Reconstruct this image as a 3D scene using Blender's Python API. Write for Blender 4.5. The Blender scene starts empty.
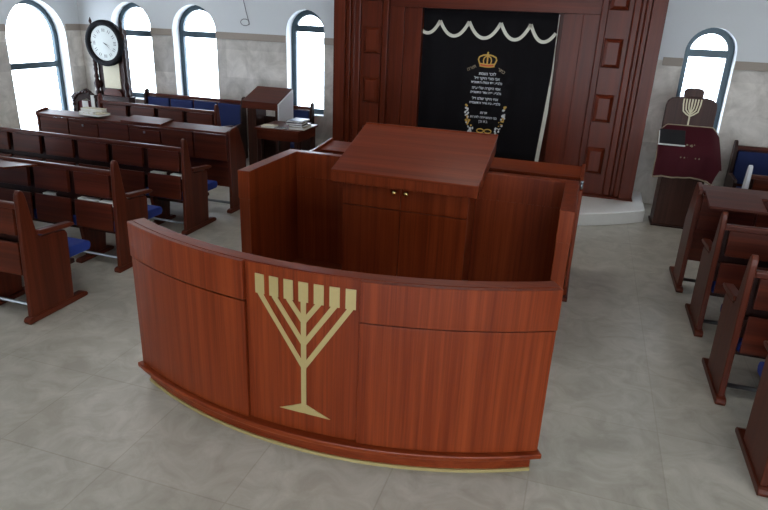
import bpy, bmesh, math, random
from mathutils import Vector, Matrix
random.seed(7)
S = bpy.context.scene
COL = S.collection
PI = math.pi
S.view_settings.view_transform = 'Standard'
S.view_settings.look = 'None'
S.view_settings.gamma = 1
S.view_settings.exposure = 0.2

# ------------------------------------------------------------------ materials
def new_mat(name):
    m = bpy.data.materials.new(name); m.use_nodes = True
    nt = m.node_tree; b = nt.nodes['Principled BSDF']
    return m, nt, b
def N(nt, t, **kw):
    n = nt.nodes.new(t)
    for k, v in kw.items(): setattr(n, k, v)
    return n
def flat(name, col, rough=.5, metal=0, spec=.5):
    m, nt, b = new_mat(name)
    tc = N(nt, 'ShaderNodeTexCoord'); no = N(nt, 'ShaderNodeTexNoise'); no.inputs['Scale'].default_value = 40
    mx = N(nt, 'ShaderNodeMix', data_type='RGBA'); mx.inputs[6].default_value = (*[c*.9 for c in col], 1); mx.inputs[7].default_value = (*col, 1)
    nt.links.new(tc.outputs['Object'], no.inputs['Vector']); nt.links.new(no.outputs['Fac'], mx.inputs[0])
    nt.links.new(mx.outputs[2], b.inputs['Base Color'])
    b.inputs['Roughness'].default_value = rough; b.inputs['Metallic'].default_value = metal
    b.inputs['Specular IOR Level'].default_value = spec
    return m
def wood(name, dark, light, axis='Z', rough=.33, streak=1.0, coat=0):
    m, nt, b = new_mat(name)
    tc = N(nt, 'ShaderNodeTexCoord'); mp = N(nt, 'ShaderNodeMapping')
    sc = {'Z': (17, 17, .45), 'X': (.45, 17, 17), 'Y': (17, .45, 17)}[axis]
    mp.inputs['Scale'].default_value = [s*streak for s in sc]
    n1 = N(nt, 'ShaderNodeTexNoise'); n1.inputs['Scale'].default_value = 1.0; n1.inputs['Detail'].default_value = 7; n1.inputs['Roughness'].default_value = .6; n1.inputs['Distortion'].default_value = .4
    mp2 = N(nt, 'ShaderNodeMapping'); mp2.inputs['Scale'].default_value = [s*6 if s > 1 else 1.5 for s in sc]
    n2 = N(nt, 'ShaderNodeTexNoise'); n2.inputs['Scale'].default_value = 1.0; n2.inputs['Detail'].default_value = 3
    r = N(nt, 'ShaderNodeValToRGB'); r.color_ramp.elements[0].position = .33; r.color_ramp.elements[1].position = .68
    r.color_ramp.elements[0].color = (*dark, 1); r.color_ramp.elements[1].color = (*light, 1)
    mul = N(nt, 'ShaderNodeMix', data_type='RGBA', blend_type='MULTIPLY'); mul.inputs[0].default_value = .32
    L = nt.links.new
    L(tc.outputs['Object'], mp.inputs['Vector']); L(mp.outputs[0], n1.inputs['Vector']); L(n1.outputs['Fac'], r.inputs[0])
    L(tc.outputs['Object'], mp2.inputs['Vector']); L(mp2.outputs[0], n2.inputs['Vector'])
    r2 = N(nt, 'ShaderNodeValToRGB'); r2.color_ramp.elements[0].position = .35; r2.color_ramp.elements[1].position = .6
    r2.color_ramp.elements[0].color = (.45, .4, .4, 1)
    L(n2.outputs['Fac'], r2.inputs[0]); L(r.outputs[0], mul.inputs[6]); L(r2.outputs[0], mul.inputs[7]); L(mul.outputs[2], b.inputs['Base Color'])
    b.inputs['Roughness'].default_value = rough; b.inputs['Specular IOR Level'].default_value = .2; b.inputs['Coat Weight'].default_value = coat; b.inputs['Coat Roughness'].default_value = .2
    bp = N(nt, 'ShaderNodeBump'); bp.inputs['Strength'].default_value = .005; bp.inputs['Distance'].default_value = .01
    L(n2.outputs['Fac'], bp.inputs['Height']); L(bp.outputs[0], b.inputs['Normal'])
    return m
BD, BL = (.125, .0175, .0040), (.215, .0385, .0095)          # reddish mahogany veneer of the platform
PD, PL = (.050, .0085, .0035), (.098, .0185, .0070)           # browner wood of the pews
W = {a: wood('mahogany_'+a, BD, BL, a) for a in 'XYZ'}
P = {a: wood('pew_wood_'+a, PD, PL, a, rough=.36) for a in 'XYZ'}
A = {a: wood('ark_wood_'+a, (.082, .0118, .0038), (.132, .0215, .0066), a, rough=.33) for a in 'XYZ'}
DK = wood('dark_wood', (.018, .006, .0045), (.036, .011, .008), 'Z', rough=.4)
LW = wood('walnut_lectern_wood', (.036, .013, .0085), (.06, .022, .014), 'Z', rough=.4)
GOLD = flat('matt_gold_laminate', (.40, .31, .13), .42, .25)
BRASS = flat('polished_brass', (.75, .55, .2), .22, 1)
CHROME = flat('brushed_steel', (.22, .24, .26), .38, 1)
BLUE = flat('blue_upholstery', (.008, .030, .21), .8)
NAVY = flat('dark_blue_upholstery', (.005, .017, .10), .8)
PAPER = flat('page_paper', (.75, .75, .72), .7)
CREAM = flat('cream_card', (.55, .50, .36), .6)
WHITE = flat('white_plaster', (.68, .71, .73), .85)
CEILM = flat('ceiling_plaster', (.5, .5, .5), .9)
TRIMM = flat('beige_stone_trim', (.33, .28, .235), .55)
ALU = flat('blue_grey_aluminium', (.035, .065, .085), .4, .2)
VELVET = flat('black_velvet', (.020, .0185, .0215), .95, spec=.1)
SILVERT = flat('silver_white_thread', (.60, .62, .66), .6)
GOLDT = flat('gold_thread', (.60, .37, .07), .5)
REDT = flat('red_thread', (.65, .10, .03), .6)
GREYT = flat('dull_gold_thread', (.30, .24, .16), .6)
WTRIM = flat('cream_braid', (.70, .69, .60), .7)
MAROON = flat('maroon_velvet', (.10, .0045, .015), .8)
BLACK = flat('black_cover', (.012, .012, .014), .35)
NAVYCOVER = flat('navy_book_cover', (.015, .03, .10), .4)
DIAL = flat('clock_dial', (.62, .66, .64), .5)
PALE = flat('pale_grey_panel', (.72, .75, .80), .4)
CABLEM = flat('black_cable_rubber', (.10, .10, .11), .6)

def stone():
    m, nt, b = new_mat('grey_marble_cladding'); L = nt.links.new
    tc = N(nt, 'ShaderNodeTexCoord')
    n = N(nt, 'ShaderNodeTexNoise'); n.inputs['Scale'].default_value = 3.2; n.inputs['Detail'].default_value = 8; n.inputs['Roughness'].default_value = .62; n.inputs['Distortion'].default_value = .6
    r = N(nt, 'ShaderNodeValToRGB'); r.color_ramp.elements[0].position = .32; r.color_ramp.elements[1].position = .72
    r.color_ramp.elements[0].color = (.20, .19, .18, 1); r.color_ramp.elements[1].color = (.40, .385, .37, 1)
    v = N(nt, 'ShaderNodeMapping'); v.inputs['Scale'].default_value = (1.35, 1.35, 1.9)
    ch = N(nt, 'ShaderNodeTexVoronoi', distance='CHEBYCHEV'); ch.inputs['Scale'].default_value = 1.0; ch.inputs['Randomness'].default_value = 0.0
    mx = N(nt, 'ShaderNodeMix', data_type='RGBA', blend_type='MULTIPLY'); mx.inputs[0].default_value = .28
    L(tc.outputs['Object'], n.inputs['Vector']); L(n.outputs['Fac'], r.inputs[0]); L(tc.outputs['Object'], v.inputs['Vector']); L(v.outputs[0], ch.inputs['Vector'])
    L(r.outputs[0], mx.inputs[6]); L(ch.outputs['Color'], mx.inputs[7]); L(mx.outputs[2], b.inputs['Base Color'])
    b.inputs['Roughness'].default_value = .45
    return m
STONE = stone()
def floor_mat():
    m, nt, b = new_mat('cream_marble_floor'); L = nt.links.new
    tc = N(nt, 'ShaderNodeTexCoord')
    n = N(nt, 'ShaderNodeTexNoise'); n.inputs['Scale'].default_value = 4.0; n.inputs['Detail'].default_value = 9; n.inputs['Roughness'].default_value = .62; n.inputs['Distortion'].default_value = 1.1
    r = N(nt, 'ShaderNodeValToRGB'); r.color_ramp.elements[0].position = .34; r.color_ramp.elements[1].position = .66
    r.color_ramp.elements[0].color = (.34, .318, .268, 1); r.color_ramp.elements[1].color = (.46, .437, .38, 1)
    bk = N(nt, 'ShaderNodeTexBrick'); bk.offset = 0; bk.inputs['Scale'].default_value = 1; bk.inputs['Brick Width'].default_value = .8; bk.inputs['Row Height'].default_value = .8
    bk.inputs['Mortar Size'].default_value = .005; bk.inputs['Mortar Smooth'].default_value = .3
    bk.inputs['Color1'].default_value = (1, 1, 1, 1); bk.inputs['Color2'].default_value = (.90, .895, .885, 1); bk.inputs['Mortar'].default_value = (.83, .82, .80, 1)
    mx = N(nt, 'ShaderNodeMix', data_type='RGBA', blend_type='MULTIPLY'); mx.inputs[0].default_value = 1
    L(tc.outputs['Object'], n.inputs['Vector']); L(n.outputs['Fac'], r.inputs[0]); L(tc.outputs['Object'], bk.inputs['Vector'])
    L(r.outputs[0], mx.inputs[6]); L(bk.outputs['Color'], mx.inputs[7]); L(mx.outputs[2], b.inputs['Base Color'])
    b.inputs['Roughness'].default_value = .34; b.inputs['Specular IOR Level'].default_value = .4
    return m
FLOOR = floor_mat()
STEPM = flat('pale_step_marble', (.72, .71, .68), .35)
def glass_mat():
    m = bpy.data.materials.new('window_glass'); m.use_nodes = True; nt = m.node_tree; nt.nodes.clear()
    o = N(nt, 'ShaderNodeOutputMaterial'); t = N(nt, 'ShaderNodeBsdfTransparent'); g = N(nt, 'ShaderNodeBsdfGlossy'); g.inputs['Roughness'].default_value = .05
    t.inputs[0].default_value = (.95, .97, 1, 1)
    mx = N(nt, 'ShaderNodeMixShader'); mx.inputs[0].default_value = .06
    nt.links.new(t.outputs[0], mx.inputs[1]); nt.links.new(g.outputs[0], mx.inputs[2]); nt.links.new(mx.outputs[0], o.inputs[0])
    return m
GLASS = glass_mat()

# ------------------------------------------------------------------ mesh helpers
def bm_(): return bmesh.new()
def box(bm, x0, x1, y0, y1, z0, z1, mat=0):
    vs = [bm.verts.new((x, y, z)) for z in (z0, z1) for y in (y0, y1) for x in (x0, x1)]
    fs = []
    for q in ((0, 2, 3, 1), (4, 5, 7, 6), (0, 1, 5, 4), (2, 6, 7, 3), (0, 4, 6, 2), (1, 3, 7, 5)):
        f = bm.faces.new([vs[i] for i in q]); f.material_index = mat; fs.append(f)
    return vs
def prism(bm, pts, axis, a0, a1, mat=0):
    """polygon PTS extruded along AXIS; pts are the other two coordinates in xyz order"""
    def P3(p, a): return {'X': (a, p[0], p[1]), 'Y': (p[0], a, p[1]), 'Z': (p[0], p[1], a)}[axis]
    v0 = [bm.verts.new(P3(p, a0)) for p in pts]; v1 = [bm.verts.new(P3(p, a1)) for p in pts]
    n = len(pts); fs = [bm.faces.new(v0), bm.faces.new(v1[::-1])]
    for i in range(n): fs.append(bm.faces.new((v0[i], v1[i], v1[(i+1) % n], v0[(i+1) % n])))
    for f in fs: f.material_index = mat
    bmesh.ops.recalc_face_normals(bm, faces=fs)
    return v0+v1
def tube(bm, pts, r, seg=10, closed=False):
    pts = [Vector(p) for p in pts]; rings = []
    n = len(pts)
    for i, p in enumerate(pts):
        a = pts[i-1] if i else (pts[-1] if closed else p); b = pts[i+1] if i < n-1 else (pts[0] if closed else p)
        t = (b-a).normalized(); u = t.orthogonal().normalized()
        if rings:
            u = (pu - t*pu.dot(t)).normalized()
        pu = u; w = t.cross(u)
        rr = r[i] if isinstance(r, (list, tuple)) else r
        rings.append([bm.verts.new(p+(u*math.cos(2*PI*k/seg)+w*math.sin(2*PI*k/seg))*rr) for k in range(seg)])
    for i in range(n-1 if not closed else n):
        a, b = rings[i], rings[(i+1) % n]
        for k in range(seg): bm.faces.new((a[k], a[(k+1) % seg], b[(k+1) % seg], b[k]))
    if not closed: bm.faces.new(rings[0][::-1]); bm.faces.new(rings[-1])
def lathe(bm, prof, c, seg=16):
    rings = [[bm.verts.new((c[0]+r*math.cos(2*PI*k/seg), c[1]+r*math.sin(2*PI*k/seg), c[2]+z)) for k in range(seg)] for r, z in prof]
    for a, b in zip(rings, rings[1:]):
        for k in range(seg): bm.faces.new((a[k], a[(k+1) % seg], b[(k+1) % seg], b[k]))
    bm.faces.new(rings[0][::-1]); bm.faces.new(rings[-1])
def ball(bm, c, r, sub=1, sc=(1, 1, 1)):
    m = Matrix.Translation(c) @ Matrix.Diagonal((*sc, 1))
    bmesh.ops.create_icosphere(bm, subdivisions=sub, radius=r, matrix=m)
def obj(name, bm, mat, parent=None, bevel=0, smooth=False, loc=None, label=None):
    me = bpy.data.meshes.new(name)
    bmesh.ops.recalc_face_normals(bm, faces=bm.faces[:])
    bm.to_mesh(me); bm.free()
    for m in (mat if isinstance(mat, (list, tuple)) else [mat]): me.materials.append(m)
    o = bpy.data.objects.new(name, me); COL.objects.link(o)
    if parent: o.parent = parent
    if loc: o.location = loc
    if smooth:
        for p in me.polygons: p.use_smooth = True
    if bevel:
        b = o.modifiers.new('bevel', 'BEVEL'); b.width = bevel; b.segments = 2; b.limit_method = 'ANGLE'; b.angle_limit = math.radians(40)
    if label: o['label'] = label
    return o
def tag(o, label, cat, group=None):
    o['label'] = label; o['category'] = cat
    if group: o['group'] = group
    return o
def thing(name, label, cat, loc=(0, 0, 0), rz=0, group=None):
    o = bpy.data.objects.new(name, None); COL.objects.link(o); o.location = loc; o.rotation_euler.z = rz; o.empty_display_size = .1
    return tag(o, label, cat, group)
def struct(name, bm, mat, bevel=0):
    o = obj(name, bm, mat, bevel=bevel); o['kind'] = 'structure'; return o
def kids(o): return [c for c in bpy.data.objects if c.parent == o]
def copy_tree(o, parent=None):
    c = o.copy(); COL.objects.link(c); c.parent = parent
    for k in kids(o): copy_tree(k, c)
    return c

# ------------------------------------------------------------------ the room
XL, YW, HC = -9.4, 10.3, 4.6
XR, YB, TH = 7.0, -4.2, .32
b = bm_(); box(b, XL-TH, XR, YB, YW+TH, -.1, 0); struct('floor', b, FLOOR)
b = bm_(); box(b, XL-TH, XR, YB, YW+TH, HC, HC+.1); struct('ceiling', b, CEILM)

def arch(x0, x1, z0, z1, n=18):
    """outline of an arched opening, counter-clockwise"""
    r = (x1-x0)/2; cx = (x0+x1)/2; zs = z1-r
    pts = [(x0, z0), (x1, z0)]
    pts += [(cx+r*math.cos(a*PI/n), zs+r*math.sin(a*PI/n)) for a in range(n+1)]
    return pts
def wall_mesh(u0, u1, z1, holes, to3, depth, inward):
    """a wall standing in the plane of to3(u,z,0) with arched holes; thickness goes to to3(..,depth)"""
    bm = bm_()
    es = []
    loops = [[(u0, 0), (u1, 0), (u1, z1), (u0, z1)]]+holes
    for lp in loops:
        vs = [bm.verts.new(to3(u, z, 0)) for u, z in lp]
        es += [bm.edges.new((vs[i], vs[(i+1) % len(vs)])) for i in range(len(vs))]
    r = bmesh.ops.triangle_fill(bm, use_beauty=True, use_dissolve=False, edges=es)
    faces = [g for g in r['geom'] if isinstance(g, bmesh.types.BMFace)]
    ex = bmesh.ops.extrude_face_region(bm, geom=faces)
    nv = [g for g in ex['geom'] if isinstance(g, bmesh.types.BMVert)]
    d = Vector(to3(0, 0, depth))-Vector(to3(0, 0, 0))
    bmesh.ops.translate(bm, verts=nv, vec=d)
    bmesh.ops.recalc_face_normals(bm, faces=bm.faces[:])
    for f in bm.faces: f.material_index = 0 if abs(f.normal.dot(Vector(inward))) > .9 else 1
    return bm
# plaster above the stone band: one wall material that changes at the band, like the real cladding does
def clad_mat():
    m, nt, bs = new_mat('stone_clad_plaster_wall'); L = nt.links.new
    st = STONE.node_tree
    tc = N(nt, 'ShaderNodeTexCoord'); sp = N(nt, 'ShaderNodeSeparateXYZ'); L(tc.outputs['Object'], sp.inputs[0])
    gt = N(nt, 'ShaderNodeMath', operation='GREATER_THAN'); gt.inputs[1].default_value = 2.15; L(sp.outputs['Z'], gt.inputs[0])
    n = N(nt, 'ShaderNodeTexNoise'); n.inputs['Scale'].default_value = 3.0; n.inputs['Detail'].default_value = 8; n.inputs['Roughness'].default_value = .65; n.inputs['Distortion'].default_value = .7
    r = N(nt, 'ShaderNodeValToRGB'); r.color_ramp.elements[0].position = .34; r.color_ramp.elements[1].position = .70
    r.color_ramp.elements[0].color = (.46, .43, .385, 1); r.color_ramp.elements[1].color = (.76, .72, .665, 1)
    # slabs of slightly different tone
    mp = N(nt, 'ShaderNodeMapping'); mp.inputs['Scale'].default_value = (1.6, 1.6, 2.1)
    fl = N(nt, 'ShaderNodeVectorMath', operation='FLOOR'); wn = N(nt, 'ShaderNodeTexWhiteNoise', noise_dimensions='3D')
    mr = N(nt, 'ShaderNodeMapRange'); mr.inputs[3].default_value = .78; mr.inputs[4].default_value = 1.08
    mul = N(nt, 'ShaderNodeVectorMath', operation='MULTIPLY')
    L(tc.outputs['Object'], n.inputs['Vector']); L(n.outputs['Fac'], r.inputs[0]); L(tc.outputs['Object'], mp.inputs['Vector']); L(mp.outputs[0], fl.inputs[0]); L(fl.outputs[0], wn.inputs['Vector'])
    L(wn.outputs['Value'], mr.inputs[0]); L(r.outputs[0], mul.inputs[0]); L(mr.outputs[0], mul.inputs[1])
    mx = N(nt, 'ShaderNodeMix', data_type='RGBA'); L(gt.outputs[0], mx.inputs[0]); L(mul.outputs[0], mx.inputs[6]); mx.inputs[7].default_value = (.62, .65, .67, 1)
    L(mx.outputs[2], bs.inputs['Base Color']); bs.inputs['Roughness'].default_value = .6
    return m
CLAD = clad_mat()
WINB = [(-8.68, -7.80, 'back'), (-7.34, -6.44, 'back'), (-5.06, -4.36, 'back'), (1.245, 1.92, 'back')]
SILL, TOP = .88, 2.62
tb = lambda u, z, d: (u, YW+d, z)
b = wall_mesh(XL-TH, XR, HC, [arch(x0, x1, SILL, TOP) for x0, x1, _ in WINB], tb, TH, (0, 1, 0))
struct('wall_back', b, [CLAD, WHITE])
WL = (8.60, 9.93)
tl = lambda u, z, d: (XL-d, u, z)
b = wall_mesh(YB, YW, HC, [arch(WL[0], WL[1], .22, TOP-.02), arch(5.6, 6.8, .45, TOP-.02), arch(2.6, 3.8, .45, TOP-.02)], tl, TH, (1, 0, 0))
struct('wall_left', b, [CLAD, WHITE])
b = bm_(); box(b, XR, XR+.2, YB, YW+TH, 0, HC); struct('wall_right', b, CLAD)
# unseen rear wall, added with an open band sized to shape the daylight
b = bm_(); box(b, XL-TH, XR+.2, YB-.2, YB-.001, 2.75, HC); box(b, XL-TH, XR+.2, YB-.2, YB-.001, 0, .5); box(b, XL-TH, -2.5, YB-.2, YB-.001, .5, 2.75); box(b, 6.5, XR+.2, YB-.2, YB-.001, .5, 2.75)
struct('wall_rear_light_mask', b, WHITE)
# stone band (proud of the wall), cut at each window
ZB0, ZB1 = 2.075, 2.19
cuts = [XL]+[v for w in WINB for v in w[:2]]+[XR]
cuts = [XL, -8.68, -7.80, -7.34, -6.44, -5.06, -4.36, -3.93, .97, 1.245, 1.92, XR]
k = 1
for i in range(0, len(cuts), 2):
    b = bm_(); box(b, cuts[i]+.002, cuts[i+1]-.002, YW-.025, YW, ZB0, ZB1); struct('trim_%d' % k, b, TRIMM, .004); k += 1
for y0, y1 in ((YB, 2.6), (3.8, 5.6), (6.8, WL[0]), (WL[1], YW-.03)):
    b = bm_(); box(b, XL, XL+.025, y0+.002, y1-.002, ZB0, ZB1); struct('trim_%d' % k, b, TRIMM, .004); k += 1
# window frames and panes
def window(n, u0, u1, z0, z1, to3, zs=None):
    r = (u1-u0)/2; zs = zs or z1-r
    def arch_frame(bm, fw, d0, d1):
        out = arch(u0, u1, z0, z1); inn = arch(u0+fw, u1-fw, z0+fw, z1-fw)
        ring = []
        for p, q in zip(out, inn):
            ring.append([bm.verts.new(to3(p[0], p[1], d0)), bm.verts.new(to3(q[0], q[1], d0)), bm.verts.new(to3(q[0], q[1], d1)), bm.verts.new(to3(p[0], p[1], d1))])
        m = len(ring)
        for i in range(m):
            a, c = ring[i], ring[(i+1) % m]
            for j in range(4): bm.faces.new((a[j], a[(j+1) % 4], c[(j+1) % 4], c[j]))
    def bar(bm, a0, a1, c0, c1, d0, d1):
        vs = [bm.verts.new(to3(a, c, d)) for d in (d0, d1) for c in (c0, c1) for a in (a0, a1)]
        for q in ((0, 2, 3, 1), (4, 5, 7, 6), (0, 1, 5, 4), (2, 6, 7, 3), (0, 4, 6, 2), (1, 3, 7, 5)): bm.faces.new([vs[i] for i in q])
    bm = bm_(); arch_frame(bm, .085, .20, .27)
    bar(bm, u0+.075, u1-.075, zs-.05, zs+.055, .205, .265)
    o = struct('window_%d' % n, bm, ALU, .003)
    g = bm_(); pts = arch(u0+.05, u1-.05, z0+.05, z1-.05)
    va = [g.verts.new(to3(p[0], p[1], .23)) for p in pts]; vb = [g.verts.new(to3(p[0], p[1], .238)) for p in pts]
    g.faces.new(va); g.faces.new(vb[::-1])
    for i in range(len(va)): g.faces.new((va[i], vb[i], vb[(i+1) % len(va)], va[(i+1) % len(va)]))
    obj('pane', g, GLASS, o)
window(1, WL[0], WL[1], .22, TOP-.02, tl, 1.47)
for i, (w, zt) in enumerate(zip(WINB, (2.07, 2.11, 2.31, 2.26))): window(i+2, w[0], w[1], SILL, TOP, tb, zt)
window(6, 5.6, 6.8, .45, TOP-.02, tl); window(7, 2.6, 3.8, .45, TOP-.02, tl)

# ------------------------------------------------------------------ curved platform enclosure (bimah)
CX, CY, RR = -1.385, 5.99, 3.06
def arcbox(bm, a0, a1, r0, r1, z0, z1, n=24):
    """piece of a curved wall, angles in degrees from -Y"""
    rings = []
    for i in range(n+1):
        a = math.radians(a0+(a1-a0)*i/n); s, c = math.sin(a), -math.cos(a)
        rings.append([bm.verts.new((CX+s*r, CY+c*r, z)) for r, z in ((r0, z0), (r1, z0), (r1, z1), (r0, z1))])
    for p, q in zip(rings, rings[1:]):
        for j in range(4): bm.faces.new((p[j], p[(j+1) % 4], q[(j+1) % 4], q[j]))
    bm.faces.new(rings[0]); bm.faces.new(rings[-1][::-1])
H = 1.24
bim = thing('reading_platform', 'curved reddish mahogany enclosure with a gold menorah on its front', 'synagogue platform', (CX, 4.5, 0))
def bobj(name, bm, mat, parent=bim, **kw):
    o = obj(name, bm, mat, None, **kw)
    o.parent = parent
    # meshes are written in world coordinates: take the parents' offset back out
    off = Vector((0, 0, 0)); p = parent
    while p: off += p.location; p = p.parent
    o.location = -off if o.location.length == 0 else o.location-off
    return o
AE = 27.55
b = bm_(); arcbox(b, -AE+.4, AE-.4, RR-.10, RR-.035, .022, .13); bobj('plinth', b, W['X'])
b = bm_(); arcbox(b, -AE+.4, AE-.4, RR-.10, RR-.025, 0, .022); bobj('floor_strip', b, GOLD, label='gold strip along the floor')
b = bm_(); arcbox(b, -AE-.3, AE+.3, RR-.12, RR+.035, .13, .165); bobj('ledge', b, W['X'], bevel=.008)
b = bm_(); arcbox(b, -AE, AE, RR-.115, RR-.028, .165, H-.012); bobj('front_wall', b, W['Z'], bevel=.003)
b = bm_(); arcbox(b, -AE, AE, RR-.115, RR-.0285, H-.0115, H+.002); bobj('top_cap', b, W['X'], bevel=.003)
b = bm_(); arcbox(b, -AE, -6.9, RR-.028, RR, .168, .982); bobj('front_panel', b, W['Z'], bevel=.004)
b = bm_(); arcbox(b, -AE, -6.9, RR-.028, RR+.006, .993, H); bobj('front_panel', b, W['Z'], bevel=.004)
b = bm_(); arcbox(b, 6.75, AE, RR-.028, RR, .168, .982); bobj('front_panel', b, W['Z'], bevel=.004)
b = bm_(); arcbox(b, 6.75, AE, RR-.028, RR+.012, .993, H); bobj('front_panel', b, W['Z'], bevel=.004)
b = bm_(); arcbox(b, -6.85, 6.70, RR-.028, RR-.020, .168, H-.002); cp = bobj('menorah_panel', b, W['Z'], bevel=.003)
# gold menorah inlay following the curve
MX, MR = -1.365, RR-.0195
def cyl(x, z, r):
    a = math.asin((x-CX)/RR); return (CX+math.sin(a)*r, CY-math.cos(a)*r, z)
def inlay(bm, poly, sub=1):
    n = len(poly)
    v0 = [bm.verts.new(cyl(x, z, MR)) for x, z in poly]; v1 = [bm.verts.new(cyl(x, z, MR+.004)) for x, z in poly]
    bm.faces.new(v0[::-1]); bm.faces.new(v1)
    for i in range(n): bm.faces.new((v0[i], v0[(i+1) % n], v1[(i+1) % n], v1[i]))
def band(bm, p, q, w):
    d = Vector((q[0]-p[0], q[1]-p[1])).normalized(); nn = Vector((-d.y, d.x))*w/2
    inlay(bm, [(p[0]+nn.x, p[1]+nn.y), (p[0]-nn.x, p[1]-nn.y), (q[0]-nn.x, q[1]-nn.y), (q[0]+nn.x, q[1]+nn.y)])
b = bm_()
for i in range(-3, 4):
    x = MX+i*.0945; inlay(b, [(x-.030, 1.052), (x+.030, 1.052), (x+.030, 1.175), (x-.030, 1.175)])
inlay(b, [(MX-.0165, .355), (MX+.0165, .355), (MX+.0165, 1.055), (MX-.0165, 1.055)])
for i, z in ((3, .628), (2, .785), (1, .93)):
    for s in (-1, 1): band(b, (MX+s*.004, z), (MX+s*(i*.0945+.002), 1.057), .031)
inlay(b, [(MX-.165, .300), (MX+.172, .292), (MX, .372)])
bobj('menorah_inlay', b, GOLD, label='flat gold seven-branched menorah on the front')

# rear U of the enclosure
XA, XB_, Y0, Y1, T = -2.885, .045, 4.86, 5.93, .11
b = bm_(); box(b, XA, XA+T, Y0, Y1, 0, H); box(b, XA-.004, XA+T+.004, Y0-.006, Y1-.1, .98, H+.001); bobj('side_wall', b, W['Z'], bevel=.004)
b = bm_(); box(b, XB_-T, XB_, Y0, Y1, 0, H); box(b, XB_-T-.004, XB_+.004, Y0-.006, Y1-.1, .98, H+.001); bobj('side_wall', b, W['Z'], bevel=.004)
b = bm_(); box(b, XA+T+.001, XB_-T-.001, Y1-.085, Y1, 0, H); bobj('rear_wall', b, W['Z'], bevel=.004)
b = bm_(); box(b, XA+T+.002, XB_-T-.002, Y1-.100, Y1-.086, .985, H-.003); bobj('rear_panel', b, W['Z'], bevel=.003)
# raised wooden floor inside the enclosure
b = bm_(); n = 24
pts = [(CX+math.sin(math.radians(a))*(RR-.12), CY-math.cos(math.radians(a))*(RR-.12)) for a in [(-AE+1)+(2*AE-2)*i/n for i in range(n+1)]]
pts += [(XB_-T-.004, Y1-.088), (XA+T+.004, Y1-.088)]
prism(b, pts, 'Z', 0.001, .06)
bobj('platform_floor', b, W['X'], label='brown wooden floor inside the enclosure')

# ------------------------------------------------------------------ reading table inside
rt = thing('reading_table', 'large mahogany reading desk with sloping top and brass knobs, inside the curved enclosure', 'reading desk', (-1.5, 5.6, .06))
CXa, CXb, CYa, CYb = -2.11, -.875, 5.46, 5.825
b = bm_(); box(b, CXa, CXb, CYa+.02, CYb, .06, 1.16); bobj('cabinet', b, W['Z'], rt, bevel=.003)
mid = (CXa+CXb)/2-.03
for a0, a1 in ((CXa+.003, mid-.002), (mid+.002, CXb-.003)):
    b = bm_(); box(b, a0, a1, CYa, CYa+.02, .09, .868); bobj('door', b, W['Z'], rt, bevel=.002)
    b = bm_(); box(b, a0, a1, CYa-.004, CYa+.02, .878, 1.15); dr = bobj('door', b, W['Z'], rt, bevel=.002)
    kx = mid-.058 if a0 < mid-.1 else mid+.058
    b = bm_(); prof = [(.009, 0), (.009, .016), (.024, .024), (.027, .036), (.018, .048), (.004, .052)]
    lathe(b, prof, (0, 0, 0), 14)
    for v in b.verts: v.co = Vector((v.co.x, -v.co.z, v.co.y)) + Vector((kx, CYa-.004, 1.05))
    bobj('knob', b, BRASS, dr, smooth=True, label='small round brass knob')
# sloping top: slab + fascia
TX0, TX1 = -2.19, -.79
yf, yb, zf, zb = 5.36, 6.33, 1.21, 1.50
b = bm_(); prism(b, [(yf, zf-.012), (yf, zf+.012), (yb, zb+.012), (yb, zb-.012)], 'X', TX0, TX1); bobj('desk_top', b, W['X'], rt, bevel=.004)
b = bm_(); prism(b, [(yf+.006, zf-.105), (yf+.006, zf-.012), (yf+.03, zf-.004), (yf+.03, zf-.105)], 'X', TX0+.004, TX1-.004); bobj('fascia', b, W['Z'], rt, bevel=.003)
for x0 in (TX0+.004, TX1-.024):
    b = bm_(); prism(b, [(yf+.031, zf-.105), (yf+.031, zf-.004), (yb-.005, zb-.014), (yb-.005, zb-.16)], 'X', x0, x0+.02); bobj('side_skirt', b, W['Y'], rt, bevel=.002)
b = bm_(); prism(b, [(yb-.03, zb-.16), (yb-.03, zb-.025), (yb-.006, zb-.018), (yb-.006, zb-.16)], 'X', TX0+.025, TX1-.025); bobj('back_skirt', b, W['Z'], rt)
b = bm_(); prism(b, [(yb-.006, zb+.010), (yb-.006, zb+.024), (yb+.008, zb+.024), (yb+.008, zb+.004)], 'X', TX0, TX1); bobj('book_stop', b, W['X'], rt, bevel=.002)

# ------------------------------------------------------------------ pews
PROF = [(.010, .05), (.068, 1.085), (.075, 1.125), (.092, 1.148), (.115, 1.152), (.136, 1.13), (.150, 1.085), (.178, .90), (.205, .755), (.235, .722), (.50, .70), (.52, .66), (.49, .05)]
MOD = .51
def back_slab(bm, x0, x1, za, zb_, off, th):
    def yy(z): return .022+.056*z+off
    prism(bm, [(yy(za), za), (yy(zb_), zb_), (yy(zb_)+th, zb_), (yy(za)+th, za)], 'X', x0, x1)
def end_parts(root, x0, sgn):
    b = bm_(); prism(b, PROF, 'X', x0, x0+.045); e = obj('end_panel', b, P['Z'], root, bevel=.008)
    b = bm_(); xm = x0+.0225
    prism(b, [(.20, .752), (.225, .782), (.57, .750), (.605, .737), (.60, .717), (.55, .712), (.26, .732)], 'X', xm-.035, xm+.035); obj('armrest', b, P['Y'], e, bevel=.008)
    b = bm_(); prism(b, [(-.025, .008), (-.032, .03), (-.02, .05), (0, .058), (.60, .058), (.635, .045), (.65, .022), (.635, .004), (-.02, .004)], 'X', xm-.036, xm+.036); obj('foot', b, P['Y'], e, bevel=.006)
    return e
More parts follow.
